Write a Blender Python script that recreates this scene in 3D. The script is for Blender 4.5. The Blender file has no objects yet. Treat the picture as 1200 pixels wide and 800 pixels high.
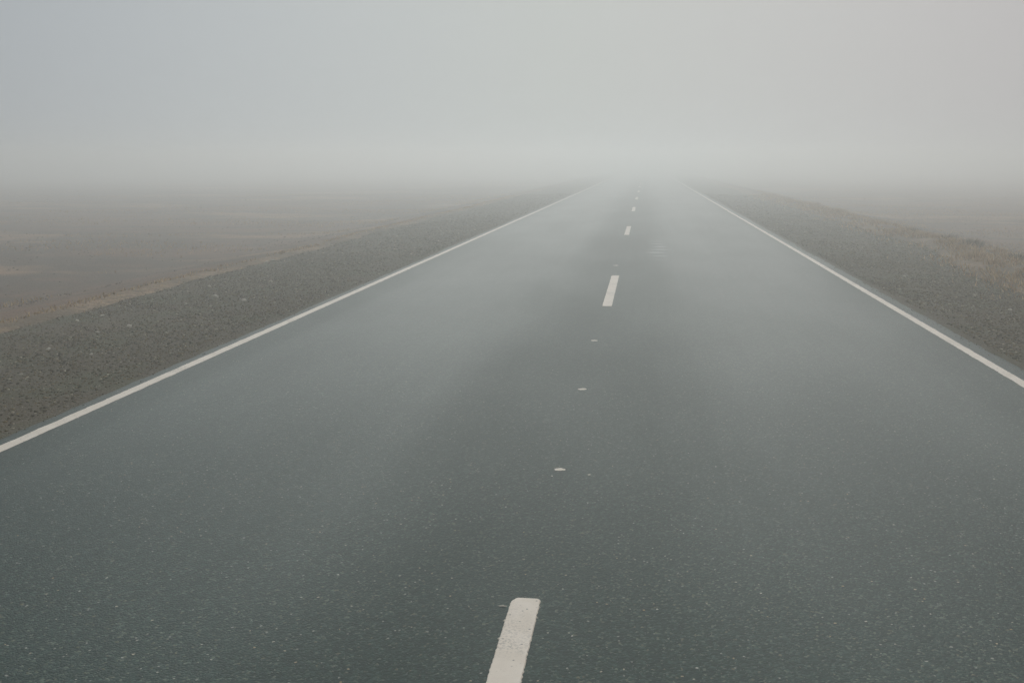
import bpy, math, random
import numpy as np
from mathutils import Vector, noise as mnoise

S = bpy.context.scene
C = S.collection
rng = np.random.default_rng(7)
random.seed(7)

# ------------------------------------------------------------------ camera
cam_d = bpy.data.cameras.new('camera')
cam = bpy.data.objects.new('camera', cam_d)
C.objects.link(cam)
cam_d.sensor_width = 36.0
cam_d.lens = 36.93
cam_d.clip_start = 0.05
cam_d.clip_end = 3000.0
cam.location = (0.43, 0.0, 1.68)
cam.rotation_euler = (math.radians(90 - 9.64), 0.0, math.radians(7.19))
S.camera = cam

# ------------------------------------------------------------------ sky and light
SUN_EL, SUN_AZ = math.radians(40), math.radians(3)      # sun hidden in the fog, ahead over the road
SKY_LEVEL = 0.545
w = bpy.data.worlds.new('World')
S.world = w
w.use_nodes = True
nt = w.node_tree
nt.nodes.clear()
def N(t, kind, **kw):
    n = t.nodes.new(kind)
    for k, v in kw.items():
        setattr(n, k, v)
    return n
sky = N(nt, 'ShaderNodeTexSky', sky_type='NISHITA', sun_disc=False)
sky.sun_elevation = SUN_EL
sky.sun_rotation = SUN_AZ
sky.dust_density = 6.0
bg_sky = N(nt, 'ShaderNodeBackground'); bg_sky.inputs['Strength'].default_value = 0.06
nt.links.new(sky.outputs['Color'], bg_sky.inputs['Color'])
# fog bank above: grey, a little brighter and warmer towards the hidden sun, cooler away from it
tc = N(nt, 'ShaderNodeTexCoord')
sx = N(nt, 'ShaderNodeSeparateXYZ'); nt.links.new(tc.outputs['Generated'], sx.inputs[0])
mr = N(nt, 'ShaderNodeMapRange', interpolation_type='SMOOTHSTEP')
mr.inputs['From Min'].default_value = -0.75; mr.inputs['From Max'].default_value = 0.55
nt.links.new(sx.outputs['X'], mr.inputs['Value'])
side = N(nt, 'ShaderNodeValToRGB')
nt.links.new(mr.outputs['Result'], side.inputs['Fac'])
sr = side.color_ramp.elements
sr[0].position = 0.0; sr[0].color = (0.885, 0.965, 1.05, 1)
sr[1].position = 1.0; sr[1].color = (1.0, 0.965, 0.99, 1)
se = sr.new(0.52); se.color = (0.945, 1.008, 0.988, 1)
dt = N(nt, 'ShaderNodeVectorMath', operation='DOT_PRODUCT')
nt.links.new(tc.outputs['Generated'], dt.inputs[0])
dt.inputs[1].default_value = (math.sin(-SUN_AZ), math.cos(SUN_AZ), 0.0)
mg = N(nt, 'ShaderNodeMapRange', interpolation_type='SMOOTHSTEP')
mg.inputs['From Min'].default_value = 0.72; mg.inputs['From Max'].default_value = 1.01
mg.inputs['To Min'].default_value = 0.76; mg.inputs['To Max'].default_value = 1.04
nt.links.new(dt.outputs['Value'], mg.inputs['Value'])
nz = N(nt, 'ShaderNodeTexNoise'); nz.inputs['Scale'].default_value = 1.6; nz.inputs['Detail'].default_value = 2.0
nt.links.new(tc.outputs['Generated'], nz.inputs['Vector'])
mn = N(nt, 'ShaderNodeMapRange')
mn.inputs['To Min'].default_value = 0.95; mn.inputs['To Max'].default_value = 1.05
nt.links.new(nz.outputs['Fac'], mn.inputs['Value'])
mm = N(nt, 'ShaderNodeMath', operation='MULTIPLY')
nt.links.new(mg.outputs['Result'], mm.inputs[0]); nt.links.new(mn.outputs['Result'], mm.inputs[1])
ms = N(nt, 'ShaderNodeMath', operation='MULTIPLY'); ms.inputs[1].default_value = SKY_LEVEL
nt.links.new(mm.outputs[0], ms.inputs[0])
bg_fog = N(nt, 'ShaderNodeBackground')
nt.links.new(side.outputs['Color'], bg_fog.inputs['Color'])
nt.links.new(ms.outputs[0], bg_fog.inputs['Strength'])
mix = N(nt, 'ShaderNodeMixShader'); mix.inputs['Fac'].default_value = 0.93
nt.links.new(bg_sky.outputs[0], mix.inputs[1]); nt.links.new(bg_fog.outputs[0], mix.inputs[2])
wo = N(nt, 'ShaderNodeOutputWorld'); nt.links.new(mix.outputs[0], wo.inputs['Surface'])

sun_d = bpy.data.lights.new('sun', 'SUN')
sun_d.energy = 1.45
sun_d.angle = math.radians(60)
sun_d.color = (1.0, 0.99, 0.97)
sun = bpy.data.objects.new('sun', sun_d)
C.objects.link(sun)
sd = Vector((math.sin(-SUN_AZ) * math.cos(SUN_EL), math.cos(SUN_AZ) * math.cos(SUN_EL), math.sin(SUN_EL)))
sun.rotation_euler = (-sd).to_track_quat('-Z', 'Y').to_euler()
sun.location = (0, 0, 30)

vs = S.view_settings
vs.view_transform = 'Standard'
vs.look = 'None'
vs.exposure = -0.2
vs.gamma = 1.0
vs.use_curve_mapping = False
S.render.engine = 'CYCLES'
cy = S.cycles
cy.use_denoising = True
cy.max_bounces = 8
cy.diffuse_bounces = 2
cy.glossy_bounces = 2
cy.volume_bounces = 6
cy.use_fast_gi = False

FOG_DENSITY = 0.0235
FAR = 420.0

# ------------------------------------------------------------------ helpers
def tag(o, label=None, cat=None, group=None, kind=None):
    if label: o['label'] = label
    if cat: o['category'] = cat
    if group: o['group'] = group
    if kind: o['kind'] = kind
    return o

def link(name, verts, faces, mat, parent=None, smooth=False):
    me = bpy.data.meshes.new(name)
    if isinstance(verts, np.ndarray) and isinstance(faces, np.ndarray):
        nv, nf, k = len(verts), len(faces), faces.shape[1]
        me.vertices.add(nv); me.vertices.foreach_set('co', verts.astype(np.float32).ravel())
        me.loops.add(nf * k); me.loops.foreach_set('vertex_index', faces.astype(np.int32).ravel())
        me.polygons.add(nf)
        me.polygons.foreach_set('loop_start', np.arange(0, nf * k, k, dtype=np.int32))
        me.polygons.foreach_set('loop_total', np.full(nf, k, dtype=np.int32))
        me.update(calc_edges=True)
    else:
        me.from_pydata([tuple(v) for v in verts], [], [tuple(f) for f in faces])
    me.validate()
    if smooth:
        me.polygons.foreach_set('use_smooth', [True] * len(me.polygons))
    me.materials.append(mat)
    o = bpy.data.objects.new(name, me)
    C.objects.link(o)
    if parent: o.parent = parent
    return o

def n1(x, y=0.0, z=0.0):
    return mnoise.noise(Vector((x, y, z)))

def ss(a, b, x):
    t = min(1.0, max(0.0, (x - a) / (b - a)))
    return t * t * (3 - 2 * t)

ROAD_L, ROAD_R = -3.51, 3.56
def verge_in(y, s):
    """distance from the centre line where the gravel gives way to the verge"""
    if s < 0:
        return 6.50 + 0.22 * n1(y * 0.13, 3.1) + 0.12 * n1(y * 0.55, 8.2) + 0.05 * n1(y * 2.1, 1.7)
    return 6.45 - 0.85 * (1 - ss(14, 26, y)) + 0.30 * n1(y * 0.16, 13.1) + 0.16 * n1(y * 0.6, 18.2) + 0.06 * n1(y * 2.3, 11.7)

def height(x, y):
    s = -1 if x < 0 else 1
    a = abs(x)
    vi = verge_in(y, s) if a < 14 else 6.5
    z = -0.022 - 0.085 * ss(3.5, 6.4, a)
    near = 1.0 if y < 90 else 0.0
    if near and a < 14:
        # low windrow of soil along the gravel's edge
        top = 0.045 if s < 0 else 0.10
        c = max(vi, 6.3) + (0.14 if s < 0 else 0.55)
        wd = 0.20 if s < 0 else 0.60
        z += top * math.exp(-((a - c) / wd) ** 2) * (0.75 + 0.7 * n1(x * 0.8, y * 0.45, 2.0))
        z += 0.010 * n1(x * 1.7, y * 1.7, 5.0) * ss(3.6, 4.4, a)
    z -= 0.34 * (ss(6.6, 9.6, a) if s < 0 else ss(7.0, 10.2, a))
    if a > 8:
        z += 0.10 * n1(x * 0.11, y * 0.11, 9.0) * ss(8, 12, a)
        z += 0.03 * n1(x * 0.5, y * 0.5, 4.0) * ss(8, 12, a)
    return z

# ------------------------------------------------------------------ materials
def new_mat(name):
    m = bpy.data.materials.new(name); m.use_nodes = True
    t = m.node_tree; t.nodes.clear()
    out = N(t, 'ShaderNodeOutputMaterial'); b = N(t, 'ShaderNodeBsdfPrincipled')
    t.links.new(b.outputs[0], out.inputs['Surface'])
    return m, t, b
def setin(t, sock, v):
    if hasattr(v, 'is_output'): t.links.new(v, sock)
    elif isinstance(v, (tuple, list)): sock.default_value = tuple(v) + ((1,) if len(v) == 3 and sock.type == 'RGBA' else ())
    else: sock.default_value = v
def noise_t(t, vec, scale, detail=3, rough=0.55):
    n = N(t, 'ShaderNodeTexNoise'); setin(t, n.inputs['Vector'], vec)
    n.inputs['Scale'].default_value = scale; n.inputs['Detail'].default_value = detail; n.inputs['Roughness'].default_value = rough
    return n.outputs['Fac']
def vor(t, vec, scale, feature='F1'):
    n = N(t, 'ShaderNodeTexVoronoi', feature=feature); setin(t, n.inputs['Vector'], vec); n.inputs['Scale'].default_value = scale
    return n
def rng_(t, v, a, b, c=0.0, d=1.0, smooth=True):
    n = N(t, 'ShaderNodeMapRange', interpolation_type='SMOOTHSTEP' if smooth else 'LINEAR')
    setin(t, n.inputs['Value'], v)
    for k, x in zip(('From Min', 'From Max', 'To Min', 'To Max'), (a, b, c, d)): setin(t, n.inputs[k], x)
    return n.outputs['Result']
def math_(t, op, a, b=0.0, c=0.0):
    n = N(t, 'ShaderNodeMath', operation=op)
    setin(t, n.inputs[0], a); setin(t, n.inputs[1], b); setin(t, n.inputs[2], c)
    return n.outputs[0]
def mix_(t, f, a, b, blend='MIX'):
    n = N(t, 'ShaderNodeMix', data_type='RGBA', blend_type=blend)
    setin(t, n.inputs['Factor'], f); setin(t, n.inputs['A'], a); setin(t, n.inputs['B'], b)
    return n.outputs['Result']
def ramp(t, f, stops, const=False):
    n = N(t, 'ShaderNodeValToRGB'); setin(t, n.inputs['Fac'], f)
    e = n.color_ramp.elements
    n.color_ramp.interpolation = 'CONSTANT' if const else 'LINEAR'
    while len(e) < len(stops): e.new(0.5)
    for el, (p, c) in zip(e, stops): el.position = p; el.color = tuple(c) + (1,)
    return n.outputs['Color']
def mapping(t, vec, scale=(1, 1, 1), loc=(0, 0, 0)):
    n = N(t, 'ShaderNodeMapping'); setin(t, n.inputs['Vector'], vec)
    n.inputs['Scale'].default_value = scale; n.inputs['Location'].default_value = loc
    return n.outputs['Vector']
def bump(t, h, strength, dist, nrm=None):
    n = N(t, 'ShaderNodeBump'); setin(t, n.inputs['Height'], h)
    n.inputs['Strength'].default_value = strength; n.inputs['Distance'].default_value = dist
    if nrm is not None: t.links.new(nrm, n.inputs['Normal'])
    return n.outputs['Normal']

def mat_asphalt():
    m, t, b = new_mat('asphalt')
    P = N(t, 'ShaderNodeNewGeometry').outputs['Position']
    sp = N(t, 'ShaderNodeSeparateXYZ'); t.links.new(P, sp.inputs[0])
    X, Y = sp.outputs['X'], sp.outputs['Y']
    Pw = N(t, 'ShaderNodeVectorMath', operation='ADD'); t.links.new(P, Pw.inputs[0])
    nv = N(t, 'ShaderNodeTexNoise'); nv.inputs['Scale'].default_value = 60; t.links.new(P, nv.inputs['Vector'])
    sc = N(t, 'ShaderNodeVectorMath', operation='SCALE'); t.links.new(nv.outputs['Color'], sc.inputs[0]); sc.inputs['Scale'].default_value = 0.012
    t.links.new(sc.outputs[0], Pw.inputs[1])
    Pw = Pw.outputs[0]
    v = vor(t, Pw, 105)                       # the chippings
    cs = N(t, 'ShaderNodeSeparateColor'); t.links.new(v.outputs['Color'], cs.inputs[0])
    chip = ramp(t, cs.outputs[0], [(0.0, (0.001, 0.010, 0.009)), (0.45, (0.007, 0.022, 0.018)), (0.75, (0.018, 0.039, 0.032)), (0.93, (0.042, 0.070, 0.059)), (1.0, (0.12, 0.13, 0.10))])
    tint = ramp(t, cs.outputs[1], [(0.0, (1.0, 1.0, 1.0)), (0.6, (0.90, 1.06, 1.0)), (0.85, (1.15, 1.0, 0.86)), (1.0, (1.25, 1.0, 0.78))])
    col = mix_(t, 1.0, chip, tint, 'MULTIPLY')
    # sparse pale chippings
    v2 = vor(t, Pw, 78)
    c2 = N(t, 'ShaderNodeSeparateColor'); t.links.new(v2.outputs['Color'], c2.inputs[0])
    dens = noise_t(t, P, 1.3, 3)
    thr = rng_(t, dens, 0.3, 0.7, 0.992, 0.974)
    pick = math_(t, 'GREATER_THAN', c2.outputs[0], thr)
    core = rng_(t, v2.outputs['Distance'], 0.26, 0.46, 1.0, 0.0)
    pale = ramp(t, c2.outputs[1], [(0.0, (0.34, 0.33, 0.29)), (0.35, (0.22, 0.22, 0.20)), (0.7, (0.40, 0.38, 0.33)), (0.84, (0.36, 0.25, 0.11)), (1.0, (0.52, 0.50, 0.45))])
    col = mix_(t, math_(t, 'MULTIPLY', pick, core), col, pale)
    # smaller grit
    v3 = vor(t, P, 210)
    c3 = N(t, 'ShaderNodeSeparateColor'); t.links.new(v3.outputs['Color'], c3.inputs[0])
    g = math_(t, 'MULTIPLY', math_(t, 'GREATER_THAN', c3.outputs[0], 0.97), rng_(t, v3.outputs['Distance'], 0.3, 0.5, 1, 0))
    col = mix_(t, math_(t, 'MULTIPLY', g, 0.7), col, (0.22, 0.22, 0.19))
    # wear across the carriageway: polished, paler wheel paths; dark unworn centre
    Ps = mapping(t, P, (1.0, 0.06, 1.0))
    wob = math_(t, 'MULTIPLY', math_(t, 'SUBTRACT', noise_t(t, Ps, 0.9, 2), 0.5), 1.1)
    Xw = math_(t, 'ADD', X, wob)
    ax = math_(t, 'ABSOLUTE', Xw)
    lane = math_(t, 'MULTIPLY', rng_(t, ax, 0.1, 1.3), rng_(t, ax, 2.5, 3.5, 1.0, 0.35))
    track = noise_t(t, mapping(t, P, (2.2, 0.05, 1)), 1.0, 3)
    lane2 = math_(t, 'MULTIPLY', lane, rng_(t, track, 0.25, 0.75, 0.75, 1.08))
    mot = noise_t(t, mapping(t, P, (1.0, 0.35, 1)), 0.7, 4)
    wearf = math_(t, 'ADD', rng_(t, lane2, 0, 1, 0.92, 1.10), rng_(t, mot, 0.3, 0.7, -0.10, 0.10))
    wc = N(t, 'ShaderNodeCombineColor')
    for i in range(3): t.links.new(wearf, wc.inputs[i])
    col = mix_(t, 1.0, col, wc.outputs[0], 'MULTIPLY')
    # cross seam in one lane and a paler patch with cross ripples in the other
    yw = math_(t, 'ADD', Y, math_(t, 'MULTIPLY', math_(t, 'SUBTRACT', noise_t(t, P, 1.2, 3), 0.5), 0.35))
    seam = math_(t, 'MULTIPLY', rng_(t, math_(t, 'ABSOLUTE', math_(t, 'SUBTRACT', yw, 12.0)), 0.02, 0.10, 1, 0),
                 math_(t, 'MULTIPLY', rng_(t, X, -3.3, -2.6), rng_(t, X, -1.3, -0.5, 1, 0)))
    seam = math_(t, 'MULTIPLY', seam, rng_(t, noise_t(t, P, 2.5, 3), 0.35, 0.6))
    col = mix_(t, math_(t, 'MULTIPLY', seam, 0.55), col, (0.020, 0.022, 0.022))
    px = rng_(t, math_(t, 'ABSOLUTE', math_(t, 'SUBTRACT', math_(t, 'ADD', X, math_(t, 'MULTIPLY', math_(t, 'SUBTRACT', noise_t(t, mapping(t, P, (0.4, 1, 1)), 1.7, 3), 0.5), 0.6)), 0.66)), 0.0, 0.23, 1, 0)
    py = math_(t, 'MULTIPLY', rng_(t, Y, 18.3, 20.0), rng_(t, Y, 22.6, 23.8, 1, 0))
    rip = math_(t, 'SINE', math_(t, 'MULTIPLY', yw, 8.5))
    pale_patch = math_(t, 'MULTIPLY', math_(t, 'MULTIPLY', px, py), rng_(t, rip, -0.6, 1.0))
    pale_patch = math_(t, 'MULTIPLY', pale_patch, rng_(t, noise_t(t, mapping(t, P, (0.8, 2.0, 1)), 1.4, 3), 0.20, 0.60))
    col = mix_(t, math_(t, 'MULTIPLY', pale_patch, 0.8), col, (0.30, 0.31, 0.30))
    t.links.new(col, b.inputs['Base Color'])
    # damp surface: smoother on the lanes
    rg = math_(t, 'ADD', rng_(t, lane2, 0, 1.0, 0.47, 0.37), math_(t, 'ADD', rng_(t, mot, 0.3, 0.7, 0.025, -0.025), rng_(t, noise_t(t, mapping(t, P, (9.0, 0.12, 1)), 1.0, 4, 0.65), 0.3, 0.7, 0.006, -0.006)))
    t.links.new(rg, b.inputs['Roughness'])
    b.inputs['Specular IOR Level'].default_value = 0.17
    b.inputs['Specular Tint'].default_value = (0.66, 1.0, 0.94, 1)
    hb = math_(t, 'ADD', math_(t, 'MULTIPLY', v.outputs['Distance'], -1.0), math_(t, 'MULTIPLY', noise_t(t, P, 380, 2), 0.4))
    n_ = bump(t, hb, 0.35, 0.004)
    t.links.new(n_, b.inputs['Normal'])
    return m

def mat_paint():
    m, t, b = new_mat('road_paint')
    P = N(t, 'ShaderNodeNewGeometry').outputs['Position']
    grime = noise_t(t, P, 7, 4)
    col = mix_(t, rng_(t, grime, 0.3, 0.75), (0.73, 0.655, 0.55), (0.82, 0.75, 0.65))
    fine = noise_t(t, P, 90, 3)
    col = mix_(t, rng_(t, fine, 0.62, 0.72, 0, 0.45), col, (0.40, 0.36, 0.30))
    v = vor(t, P, 70)
    c = N(t, 'ShaderNodeSeparateColor'); t.links.new(v.outputs['Color'], c.inputs[0])
    pit = math_(t, 'MULTIPLY', math_(t, 'GREATER_THAN', c.outputs[0], 0.93), rng_(t, v.outputs['Distance'], 0.2, 0.4, 1, 0))
    col = mix_(t, math_(t, 'MULTIPLY', pit, 0.7), col, (0.12, 0.11, 0.095))
    t.links.new(col, b.inputs['Base Color'])
    wear = math_(t, 'MULTIPLY', rng_(t, noise_t(t, P, 1.8, 3), 0.48, 0.70), rng_(t, noise_t(t, P, 130, 2), 0.50, 0.58))
    col = mix_(t, math_(t, 'MULTIPLY', wear, 0.55), col, (0.10, 0.105, 0.095))
    t.links.new(col, b.inputs['Base Color'])
    b.inputs['Roughness'].default_value = 0.55
    t.links.new(bump(t, vor(t, P, 105).outputs['Distance'], 0.3, 0.003), b.inputs['Normal'])
    return m

def mat_gravel_bed():
    m, t, b = new_mat('gravel_bed')
    P = N(t, 'ShaderNodeNewGeometry').outputs['Position']
    v = vor(t, P, 42)
    c = N(t, 'ShaderNodeSeparateColor'); t.links.new(v.outputs['Color'], c.inputs[0])
    col = ramp(t, c.outputs[0], [(0, (0.042, 0.035, 0.014)), (0.5, (0.092, 0.074, 0.032)), (0.85, (0.145, 0.116, 0.052)), (1, (0.22, 0.20, 0.16))])
    v2 = vor(t, P, 95)
    c2 = N(t, 'ShaderNodeSeparateColor'); t.links.new(v2.outputs['Color'], c2.inputs[0])
    fine = ramp(t, c2.outputs[0], [(0, (0.020, 0.019, 0.010)), (0.7, (0.065, 0.059, 0.034)), (1, (0.15, 0.135, 0.10))])
    col = mix_(t, 0.5, col, fine)
    big = noise_t(t, mapping(t, P, (1, 0.4, 1)), 0.8, 4)
    col = mix_(t, rng_(t, big, 0.40, 0.66, 0.1, 0.6), col, (0.115, 0.085, 0.046))
    col = mix_(t, rng_(t, noise_t(t, P, 1.1, 4), 0.46, 0.66, 0, 0.65), col, (0.075, 0.082, 0.036))
    t.links.new(col, b.inputs['Base Color'])
    b.inputs['Roughness'].default_value = 0.85
    h = math_(t, 'ADD', math_(t, 'MULTIPLY', v.outputs['Distance'], -1), math_(t, 'MULTIPLY', v2.outputs['Distance'], -0.5))
    t.links.new(bump(t, h, 0.8, 0.02), b.inputs['Normal'])
    return m

def mat_stone(name, stops):
    m, t, b = new_mat(name)
    g = N(t, 'ShaderNodeNewGeometry')
    col = ramp(t, g.outputs['Random Per Island'], stops)
    n = noise_t(t, g.outputs['Position'], 120, 3)
    col = mix_(t, rng_(t, n, 0.35, 0.7, 0, 0.4), col, mix_(t, 1.0, col, (0.55, 0.53, 0.48), 'MULTIPLY'))
    t.links.new(col, b.inputs['Base Color'])
    b.inputs['Roughness'].default_value = 0.75
    return m

def mat_ground():
    m, t, b = new_mat('steppe_soil')
    P = N(t, 'ShaderNodeNewGeometry').outputs['Position']
    sp = N(t, 'ShaderNodeSeparateXYZ'); t.links.new(P, sp.inputs[0])
    X = sp.outputs['X']
    n1_ = noise_t(t, mapping(t, P, (0.6, 1.0, 1)), 0.13, 5, 0.6)
    col = ramp(t, n1_, [(0.30, (0.075, 0.043, 0.024)), (0.44, (0.19, 0.103, 0.055)), (0.52, (0.075, 0.051, 0.029)), (0.60, (0.33, 0.205, 0.112))])
    n2 = noise_t(t, P, 1.1, 5, 0.65)
    col = mix_(t, rng_(t, n2, 0.46, 0.62, 0, 0.6), col, (0.058, 0.042, 0.025))
    n3 = noise_t(t, P, 9, 4, 0.65)
    col = mix_(t, rng_(t, n3, 0.52, 0.72, 0, 0.45), col, (0.15, 0.115, 0.075))
    v = vor(t, P, 30)
    c = N(t, 'ShaderNodeSeparateColor'); t.links.new(v.outputs['Color'], c.inputs[0])
    col = mix_(t, rng_(t, c.outputs[0], 0.0, 0.5, 0.5, 0.0), col, (0.05, 0.038, 0.026))
    # bare sandy soil of the verges
    a = math_(t, 'ABSOLUTE', X)
    wv = math_(t, 'ADD', a, math_(t, 'MULTIPLY', math_(t, 'SUBTRACT', noise_t(t, P, 0.7, 4), 0.5), 1.6))
    ver = math_(t, 'MULTIPLY', rng_(t, wv, 5.2, 5.8), rng_(t, wv, 6.5, 7.3, 1, 0))
    sand = mix_(t, rng_(t, n3, 0.35, 0.7), (0.15, 0.102, 0.055), (0.42, 0.295, 0.175))
    sand = mix_(t, rng_(t, noise_t(t, mapping(t, P, (1, 0.6, 1)), 0.45, 4), 0.40, 0.58, 0, 0.9), sand, (0.11, 0.080, 0.042))
    col = mix_(t, math_(t, 'MULTIPLY', ver, 0.9), col, sand)
    t.links.new(col, b.inputs['Base Color'])
    b.inputs['Roughness'].default_value = 0.9
    h = math_(t, 'ADD', math_(t, 'MULTIPLY', n3, 1.0), math_(t, 'MULTIPLY', v.outputs['Distance'], -0.5))
    t.links.new(bump(t, h, 0.7, 0.05), b.inputs['Normal'])
    return m

def mat_grass(name, stops):
    m, t, b = new_mat(name)
    g = N(t, 'ShaderNodeNewGeometry')
    col = ramp(t, g.outputs['Random Per Island'], stops)
    t.links.new(col, b.inputs['Base Color'])
    b.inputs['Roughness'].default_value = 0.7
    return m

M_ASPH, M_PAINT, M_BED, M_GROUND = mat_asphalt(), mat_paint(), mat_gravel_bed(), mat_ground()
M_STONE = mat_stone('gravel_stones', [(0, (0.026, 0.023, 0.008)), (0.30, (0.066, 0.052, 0.018)), (0.60, (0.124, 0.097, 0.036)), (0.80, (0.205, 0.152, 0.058)), (0.88, (0.13, 0.085, 0.046)), (0.93, (0.26, 0.225, 0.14)), (1.0, (0.56, 0.51, 0.40))])
M_PALE = mat_stone('pale_stone', [(0, (0.52, 0.49, 0.42)), (1, (0.60, 0.57, 0.50))])
M_STRAW = mat_grass('dry_straw', [(0, (0.30, 0.20, 0.085)), (0.5, (0.52, 0.36, 0.17)), (0.85, (0.66, 0.49, 0.26)), (1, (0.40, 0.21, 0.09))])
M_OLIVE = mat_grass('olive_scrub', [(0, (0.12, 0.095, 0.045)), (0.5, (0.20, 0.15, 0.07)), (1, (0.29, 0.195, 0.09))])

# ------------------------------------------------------------------ the setting
def grid(name, xs, ys, zf, mat, smooth=True):
    nx, ny = len(xs[0]), len(ys)
    V = np.zeros((ny, nx, 3))
    for j, y in enumerate(ys):
        row = xs[j]
        for i, x in enumerate(row):
            V[j, i] = (x, y, zf(x, y))
    idx = np.arange(nx * ny).reshape(ny, nx)
    F = np.stack([idx[:-1, :-1], idx[:-1, 1:], idx[1:, 1:], idx[1:, :-1]], -1).reshape(-1, 4)
    return link(name, V.reshape(-1, 3), F, mat, smooth=smooth)

near_y = list(np.arange(-8, 30, 0.25)) + list(np.arange(30, 92, 0.5))
far_y = [92, 100, 112, 130, 155, 190, 240, 310, FAR]
ys = [-FAR, -200, -100, -50, -25, -14] + near_y + far_y
gx = [-FAR, -260, -160, -100, -70, -50, -38, -30, -24, -20, -17, -15, -13] + list(np.arange(-12, -3.0, 0.15)) + [-1, 1] \
     + list(np.arange(3.1, 12.01, 0.15)) + [13, 15, 17, 20, 24, 30, 38, 50, 70, 100, 160, 260, FAR]
def ground_z(x, y):
    return height(x, y) - (0.06 if abs(x) < 3.3 else 0.0)
ground = grid('ground', [gx] * len(ys), ys, ground_z, M_GROUND)
tag(ground, 'bare grey-brown plain fading into the fog on both sides of the road', 'ground', kind='structure')

# gravel shoulders, a skin over the ground between asphalt and verge
for s in (-1, 1):
    sy = [y for y in ys if -15 < y < 320]
    rows = []
    e0 = 3.40
    for y in sy:
        e1 = verge_in(y, s) + 0.12 if y < 92 else 6.6
        r = [s * (e0 + (e1 - e0) * k / 18.0) for k in range(19)]
        rows.append(r if s > 0 else r[::-1])
    def shz(x, y, s=s):
        e1 = verge_in(y, s) + 0.12 if y < 92 else 6.6
        edge = ss(0.0, 0.35, e1 - abs(x))
        return height(x, y) - 0.02 + 0.028 * edge
    o = grid('gravel_shoulder', rows, sy, shz, M_BED)
    tag(o, 'dark gravel shoulder with pale pebbles and a narrow sandy edge' if s < 0 else
        'brownish gravel shoulder bordered by tufts of dry grass', 'shoulder', kind='structure')

# the carriageway, a slab with ragged edges
ry = list(np.arange(-14, 0, 0.5)) + list(np.arange(0, 24, 0.06)) + list(np.arange(24, 60, 0.3)) + [60, 65, 72, 80, 92, 110, 140, 190, 260, FAR]
V, F = [], []
for y in ry:
    jl = 0.030 * n1(y * 0.5, 40) + 0.022 * n1(y * 2.7, 41) + 0.014 * n1(y * 9.0, 42)
    jr = 0.030 * n1(y * 0.5, 50) + 0.022 * n1(y * 2.7, 51) + 0.014 * n1(y * 9.0, 52)
    l, r = ROAD_L + jl, ROAD_R + jr
    V += [(l - 0.03, y, -0.045), (l, y, -0.010), (l + 0.035, y, 0.0), (-1.8, y, 0.0), (0, y, 0.0), (1.8, y, 0.0), (r - 0.035, y, 0.0), (r, y, -0.010), (r + 0.03, y, -0.045)]
for j in range(len(ry) - 1):
    for i in range(8):
        a = j * 9 + i
        F.append((a, a + 1, a + 10, a + 9))
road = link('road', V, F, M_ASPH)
tag(road, 'damp dark asphalt two-lane road running straight into the fog', 'road', kind='structure')

def strip(name, xa, xb, ys_, seed, z0=0.0035, jag=0.006):
    V, F = [], []
    for y in ys_:
        ja = jag * (n1(y * 5.0, seed) + 0.9 * n1(y * 23.0, seed + 1))
        jb = jag * (n1(y * 5.0, seed + 2) + 0.9 * n1(y * 23.0, seed + 3))
        wv = 0.012 * n1(y * 0.12, seed + 5)
        V += [(xa + ja + wv, y, 0.0005), (xa + ja + wv + 0.004, y, z0), (xb + jb + wv - 0.004, y, z0), (xb + jb + wv, y, 0.0005)]
    for j in range(len(ys_) - 1):
        for i in range(3):
            a = j * 4 + i
            F.append((a, a + 1, a + 5, a + 4))
    n = len(V)
    F.append((0, 3, 2, 1)); F.append((n - 4, n - 3, n - 2, n - 1))
    return link(name, V, F, M_PAINT, road)
ly = list(np.arange(-14, 2, 0.5)) + list(np.arange(2, 26, 0.03)) + list(np.arange(26, 60, 0.15)) + [60, 70, 90, 120, 180, 260, FAR]
strip('edge_line', -3.400, -3.312, ly, 60)
strip('edge_line', 3.308, 3.396, ly, 70)

def dash(y0, y1, seed, wdt=0.115, cx=0.0):
    """one painted dash: outline with rounded corners and a ragged rim"""
    hw = wdt / 2
    L = []
    n = int((y1 - y0) / 0.008)
    rl, rr = 0.035, 0.005
    for k in range(n + 1):
        y = y0 + (y1 - y0) * k / n
        el = er = 0.0
        dy = y1 - y
        if dy < rl * 2: el = 0.024 * (1 - math.sqrt(max(0, 1 - (1 - dy / (rl * 2)) ** 2)))
        if dy < rr * 2: er = 0.012 * (1 - dy / (rr * 2))
        dy = y - y0
        if dy < rl: er = 0.022 * (1 - math.sqrt(max(0, 1 - (1 - dy / rl) ** 2)))
        if dy < rr * 2: el = 0.012 * (1 - dy / (rr * 2))
        jl = 0.0015 * n1(y * 9, seed) + 0.0035 * n1(y * 55, seed + 1) + (0.007 if n1(y * 47, seed + 7) > 0.55 else 0)
        jr = 0.0012 * n1(y * 9, seed + 2) + 0.0045 * n1(y * 55, seed + 3)
        L.append((y, cx - hw + el - jl, cx + hw - er + jr))
    V, F = [], []
    for (y, a, b) in L:
        V += [(a, y, 0.0005), (a + 0.003, y, 0.0038), (b - 0.003, y, 0.0038), (b, y, 0.0005)]
    for j in range(len(L) - 1):
        for i in range(3):
            q = j * 4 + i
            F.append((q, q + 1, q + 5, q + 4))
    n = len(V)
    F.append((0, 3, 2, 1)); F.append((n - 4, n - 3, n - 2, n - 1))
    return link('lane_dash', V, F, M_PAINT, road)
k = 0
for (a, b) in [(-11.8, -8.4), (0.40, 3.86), (12.42, 15.89), (25.05, 28.5), (37.5, 41.0), (49.7, 53.2), (62.0, 65.5), (74.3, 77.8), (86.6, 90.1)]:
    dash(a, b, 100 + k * 11); k += 1

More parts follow.
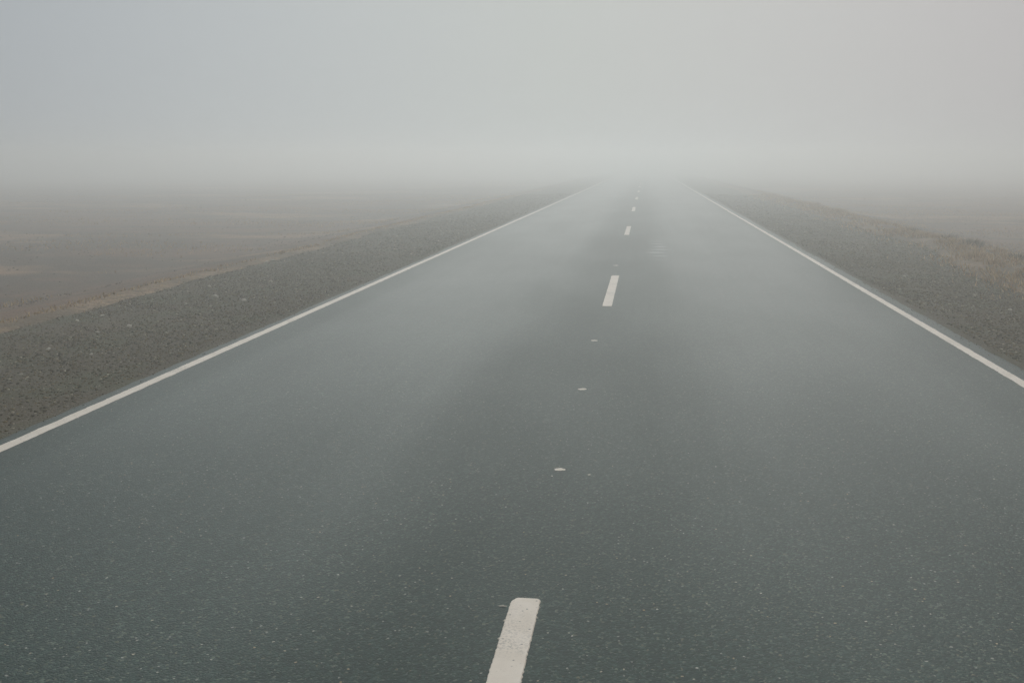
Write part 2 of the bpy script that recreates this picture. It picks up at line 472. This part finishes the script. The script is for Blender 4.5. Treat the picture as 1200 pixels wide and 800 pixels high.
# small dabs of guide paint along the centre line
def dab(x, y, wx, wy, seed, name='paint_spot'):
    r = random.Random(seed)
    n = 13
    V = [(x, y, 0.0042)]
    for i in range(n):
        a = 2 * math.pi * i / n
        q = 0.72 + 0.45 * r.random()
        V.append((x + math.cos(a) * wx * q, y + math.sin(a) * wy * q, 0.0012))
    F = [(0, 1 + i, 1 + (i + 1) % n) for i in range(n)]
    return link(name, V, F, M_PAINT, road)
for i, (x, y, wx, wy) in enumerate([(-0.085, 3.78, 0.018, 0.004), (-0.012, 5.63, 0.032, 0.028), (0.155, 5.55, 0.008, 0.009), (-0.045, 5.50, 0.006, 0.007),
                                    (-0.012, 7.75, 0.034, 0.030), (-0.03, 9.96, 0.034, 0.030), (-0.04, 17.51, 0.045, 0.05)]):
    dab(x, y, wx, wy, 500 + i)

# ------------------------------------------------------------------ gravel
def ico():
    p = (1 + 5 ** 0.5) / 2
    v = np.array([(-1, p, 0), (1, p, 0), (-1, -p, 0), (1, -p, 0), (0, -1, p), (0, 1, p), (0, -1, -p), (0, 1, -p), (p, 0, -1), (p, 0, 1), (-p, 0, -1), (-p, 0, 1)], float)
    v /= np.linalg.norm(v[0])
    f = np.array([(0, 11, 5), (0, 5, 1), (0, 1, 7), (0, 7, 10), (0, 10, 11), (1, 5, 9), (5, 11, 4), (11, 10, 2), (10, 7, 6), (7, 1, 8), (3, 9, 4), (3, 4, 2), (3, 2, 6), (3, 6, 8), (3, 8, 9), (4, 9, 5), (2, 4, 11), (6, 2, 10), (8, 6, 7), (9, 8, 1)])
    return v, f
ICO_V, ICO_F = ico()
OCT_V = np.array([(1, 0, 0), (0, 1, 0), (-1, 0, 0), (0, -1, 0), (0, 0, 1), (0, 0, -1)], float)
OCT_F = np.array([(0, 1, 4), (1, 2, 4), (2, 3, 4), (3, 0, 4), (1, 0, 5), (2, 1, 5), (3, 2, 5), (0, 3, 5)])

def scatter(points, sizes, base):
    bv, bf = base
    n = len(points)
    k = len(bv)
    jit = 1 + rng.uniform(-0.28, 0.28, (n, k, 1))
    v = bv[None] * jit
    scl = sizes[:, None] * np.stack([rng.uniform(0.75, 1.35, n), rng.uniform(0.65, 1.1, n), rng.uniform(0.35, 0.75, n)], 1)
    v = v * scl[:, None, :]
    tilt = rng.uniform(-0.5, 0.5, n); a = rng.uniform(0, 6.283, n)
    ct, st = np.cos(tilt)[:, None], np.sin(tilt)[:, None]
    y_, z_ = v[..., 1] * ct - v[..., 2] * st, v[..., 1] * st + v[..., 2] * ct
    ca, sa = np.cos(a)[:, None], np.sin(a)[:, None]
    x2, y2 = v[..., 0] * ca - y_ * sa, v[..., 0] * sa + y_ * ca
    v = np.stack([x2, y2, z_], -1) + points[:, None, :]
    f = bf[None] + (np.arange(n) * k)[:, None, None]
    return v.reshape(-1, 3), f.reshape(-1, 3)

def surf(x, y, s):
    e1 = verge_in(y, s) + 0.12
    return height(x, y) - 0.02 + 0.028 * ss(0.0, 0.35, e1 - abs(x))

for s in (-1, 1):
    pts, sz = [], []
    for (ya, yb, cnt, smin, smax) in [(-2, 5, 4500, 0.004, 0.018), (5, 12, 26000, 0.003, 0.015), (12, 20, 19000, 0.005, 0.017), (20, 34, 9000, 0.009, 0.026), (34, 60, 4000, 0.014, 0.036)]:
        for _ in range(cnt):
            y = random.uniform(ya, yb)
            e0 = 3.60 if s < 0 else 3.65
            e1 = verge_in(y, s) + 0.25
            u = random.random()
            x = s * (e0 + (e1 - e0) * u)
            d = n1(x * 0.7, y * 0.5, 33.0) + 0.6 * n1(x * 2.6, y * 2.0, 35.0)
            if d < -0.25 and random.random() < 0.6: continue
            q = smin + (smax - smin) * random.random() ** 2.6
            pts.append((x, y, surf(x, y, s) + q * 0.12)); sz.append(q)
        # a little grit spilt on the asphalt's rim
    for _ in range(500):
        y = random.uniform(2, 30)
        x = s * (3.54 - abs(random.gauss(0, 0.05)))
        q = random.uniform(0.003, 0.008)
        pts.append((x, y, q * 0.2)); sz.append(q)
    v, f = scatter(np.array(pts), np.array(sz), (ICO_V, ICO_F))
    o = link('gravel', v, f, M_STONE)
    tag(o, 'loose grey and brown stones strewn over the dark gravel shoulder' if s < 0 else
        'loose brown and grey stones strewn over the shoulder by the grass', 'gravel', kind='stuff')

# pale stones that stand out one by one
proto = []
for i in range(3):
    v, f = scatter(np.zeros((1, 3)), np.array([1.0]), (ICO_V, ICO_F))
    me = bpy.data.meshes.new('stone'); me.from_pydata([tuple(q) for q in v], [], [tuple(q) for q in f]); me.materials.append(M_PALE)
    proto.append(me)
for i, (x, y, q) in enumerate([(-5.84, 11.45, .034), (-5.95, 11.1, .024), (-5.06, 10.57, .040), (-5.22, 10.2, .030), (-5.16, 9.18, .028), (-5.62, 11.2, .024), (-5.8, 14.44, .040),
                               (-5.12, 13.05, .048), (-5.26, 12.44, .034), (-4.79, 12.1, .032), (-4.6, 12.69, .036), (-6.30, 18.14, .055), (-6.34, 18.6, .055), (-5.04, 14.87, .034),
                               (-4.66, 7.94, .020), (-4.55, 8.86, .020), (4.36, 16.52, .036), (4.75, 14.39, .036), (4.36, 13.1, .030), (4.75, 13.01, .026)]):
    o = bpy.data.objects.new('stone', proto[i % 3]); C.objects.link(o)
    s = -1 if x < 0 else 1
    o.location = (x, y, surf(x, y, s) + q * 0.25)
    o.scale = (q, q, q)
    o.rotation_euler = (0, 0, i * 1.3)
    if s < 0: tag(o, 'pale whitish stone lying on the dark gravel beside the narrow sandy edge', 'stone', 'pale stones on the dark gravel shoulder')
    else: tag(o, 'pale whitish stone lying on the brownish gravel beside the dry grass', 'stone', 'pale stones on the brownish gravel shoulder')

# ------------------------------------------------------------------ dry grass
def blades(n, rad, hgt, seed, lean=0.6, wid=0.006):
    r = random.Random(seed)
    V, F = [], []
    for _ in range(n):
        a = r.uniform(0, 6.283); q = rad * math.sqrt(r.random())
        x, y = q * math.cos(a), q * math.sin(a)
        h = hgt * r.uniform(0.45, 1.1) * (1.1 - 0.5 * q / rad)
        d = a + r.uniform(-0.9, 0.9)
        ln = h * lean * r.uniform(0.2, 1.3)
        lx, ly_ = math.cos(d) * ln, math.sin(d) * ln
        w_ = wid * r.uniform(0.6, 1.4)
        px, py = -math.sin(d + r.uniform(-1, 1)) * w_, math.cos(d) * w_
        k = len(V)
        V += [(x - px, y - py, -0.02), (x + px, y + py, -0.02), (x + lx * 0.35 - px * 0.8, y + ly_ * 0.35 - py * 0.8, h * 0.6), (x + lx * 0.35 + px * 0.8, y + ly_ * 0.35 + py * 0.8, h * 0.6), (x + lx, y + ly_, h)]
        F += [(k, k + 1, k + 3, k + 2), (k + 2, k + 3, k + 4)]
    return V, F

tuft_meshes = []
for i in range(4):
    V, F = blades(170, 0.20, 0.20, 900 + i, lean=0.9, wid=0.006)
    me = bpy.data.meshes.new('grass_tuft'); me.from_pydata(V, [], F); me.materials.append(M_STRAW); tuft_meshes.append(me)
scrub_meshes = []
for i in range(3):
    V, F = blades(230, 0.24, 0.22, 950 + i, lean=1.1, wid=0.007)
    me = bpy.data.meshes.new('scrub'); me.from_pydata(V, [], F); me.materials.append(M_OLIVE); scrub_meshes.append(me)
def place(me, name, x, y, sc, rz, label, cat, group):
    o = bpy.data.objects.new(name, me); C.objects.link(o)
    o.location = (x, y, height(x, y) - 0.005); o.scale = (sc, sc, sc * random.uniform(0.85, 1.1)); o.rotation_euler = (0, 0, rz)
    tag(o, label, cat, group)
SCRUB = [(7.45, 25.6, 0.85), (7.55, 24.6, 0.75), (7.35, 23.4, 0.9), (7.35, 20.6, 0.75), (7.2, 28.2, 0.7)]
for i, (x, y, sc) in enumerate(SCRUB):
    place(scrub_meshes[i % 3], 'scrub', x, y, sc, i * 2.1, 'low dark olive scrub on the soil ridge among straw-coloured grass tufts', 'scrub', 'olive scrub on the grassy verge')
r = random.Random(5)
for i in range(34):
    y = 15.5 + 32 * (i / 33.0) ** 1.2 + r.uniform(-0.4, 0.4)
    x = max(verge_in(y, 1), 6.1) + r.uniform(0.15, 1.15)
    place(tuft_meshes[i % 4], 'grass_tuft', x, y, r.uniform(0.5, 0.95), r.uniform(0, 6), 'straw-coloured dry grass tuft on the verge beyond the brownish gravel', 'grass tuft', 'dry grass tufts along the grassy verge')

def grass_strip(name, s, y0, y1, n, hmin, hmax, mat, label, off, spread):
    V, F = [], []
    r = random.Random(hash((s, n)) % 1000)
    for _ in range(n):
        y = y0 + (y1 - y0) * r.random() ** 1.3
        a = verge_in(y, s) + off + r.gauss(0, spread)
        x = s * a
        if n1(x * 1.1, y * 0.8, 70) + 0.7 * n1(x * 3.5, y * 3.0, 71) < -0.05: continue
        z = height(x, y)
        if a < verge_in(y, s) + 0.1: z = surf(x, y, s)
        h = r.uniform(hmin, hmax)
        d = r.uniform(0, 6.283); ln = h * r.uniform(0.3, 1.6)
        w_ = r.uniform(0.004, 0.008) * (1 + y / 30)
        px, py = -math.sin(d) * w_, math.cos(d) * w_
        if abs(px) < 0.6 * w_: px = 0.6 * w_
        k = len(V)
        V += [(x - px, y - py, z - 0.01), (x + px, y + py, z - 0.01), (x + math.cos(d) * ln, y + math.sin(d) * ln, z + h)]
        F.append((k, k + 1, k + 2))
    o = link(name, V, F, mat)
    tag(o, label, 'grass', kind='stuff')
grass_strip('dry_grass', 1, 8, 60, 26000, 0.03, 0.10, M_STRAW, 'short straw-coloured dry grass covering the verge between the taller tufts', 0.45, 0.42)
grass_strip('dry_grass', -1, 6, 60, 7000, 0.015, 0.05, M_STRAW, 'sparse short dry grass along the narrow sandy edge of the dark gravel', 0.30, 0.16)

# dry grass growing in patches over the plain
V, F = [], []
r = random.Random(77)
for _ in range(60000):
    sd_ = r.choice((-1, 1))
    d = (8.6 if sd_ < 0 else 7.4) + 40 * r.random() ** 1.7
    y = r.uniform(5, 70)
    x = sd_ * d
    m_ = n1(x * 0.12, y * 0.20, 90) + 0.6 * n1(x * 0.5, y * 0.6, 91)
    if m_ < (0.12 if sd_ < 0 else -0.02): continue
    z = height(x, y)
    h = r.uniform(0.025, 0.085)
    for _b in range(2):
        dd = r.uniform(0, 6.283); ln = h * r.uniform(0.3, 1.4)
        w_ = r.uniform(0.004, 0.009)
        k = len(V)
        V += [(x - w_, y, z - 0.01), (x + w_, y + 0.004, z - 0.01), (x + math.cos(dd) * ln, y + math.sin(dd) * ln, z + h)]
        F.append((k, k + 1, k + 2))
o = link('dry_grass', np.array(V), np.array(F), M_STRAW)
tag(o, 'thin dry grass in tan patches across the bare plain', 'grass', kind='stuff')

# low ground cover and clods out on the plain
pts, sz = [], []
for _ in range(26000):
    s = random.choice((-1, 1))
    d = 8.2 + 45 * random.random() ** 1.8
    y = random.uniform(4, 75)
    if n1(d * 0.25, y * 0.12, 80) < -0.05 and random.random() < 0.75: continue
    x = s * d
    q = random.uniform(0.010, 0.035)
    pts.append((x, y, height(x, y) + q * 0.05)); sz.append(q)
v, f = scatter(np.array(pts), np.array(sz), (OCT_V, OCT_F))
M_CLOD = mat_stone('soil_clods', [(0, (0.030, 0.024, 0.016)), (0.4, (0.075, 0.055, 0.036)), (0.75, (0.17, 0.125, 0.08)), (1.0, (0.32, 0.25, 0.17))])
o = link('clods', v, f, M_CLOD)
tag(o, 'clods and small stones scattered over the bare grey-brown plain', 'clods', kind='stuff')

# ------------------------------------------------------------------ fog
zb, zt, hx = -2.2, 3.1, FAR + 12
V = [(-hx, -hx, zb), (hx, -hx, zb), (hx, hx, zb), (-hx, hx, zb), (-hx, -hx, zt), (hx, -hx, zt), (hx, hx, zt), (-hx, hx, zt)]
F = [(0, 3, 2, 1), (4, 5, 6, 7), (0, 1, 5, 4), (1, 2, 6, 5), (2, 3, 7, 6), (3, 0, 4, 7)]
m = bpy.data.materials.new('fog'); m.use_nodes = True
t = m.node_tree; t.nodes.clear()
out = N(t, 'ShaderNodeOutputMaterial'); pv = N(t, 'ShaderNodeVolumePrincipled')
pv.inputs['Color'].default_value = (0.975, 1.0, 0.988, 1)
pv.inputs['Density'].default_value = FOG_DENSITY
pv.inputs['Anisotropy'].default_value = 0.74
t.links.new(pv.outputs[0], out.inputs['Volume'])
haze = link('haze', V, F, m)
tag(haze, 'thick pale grey fog lying over the road and the plain', 'fog', kind='stuff')
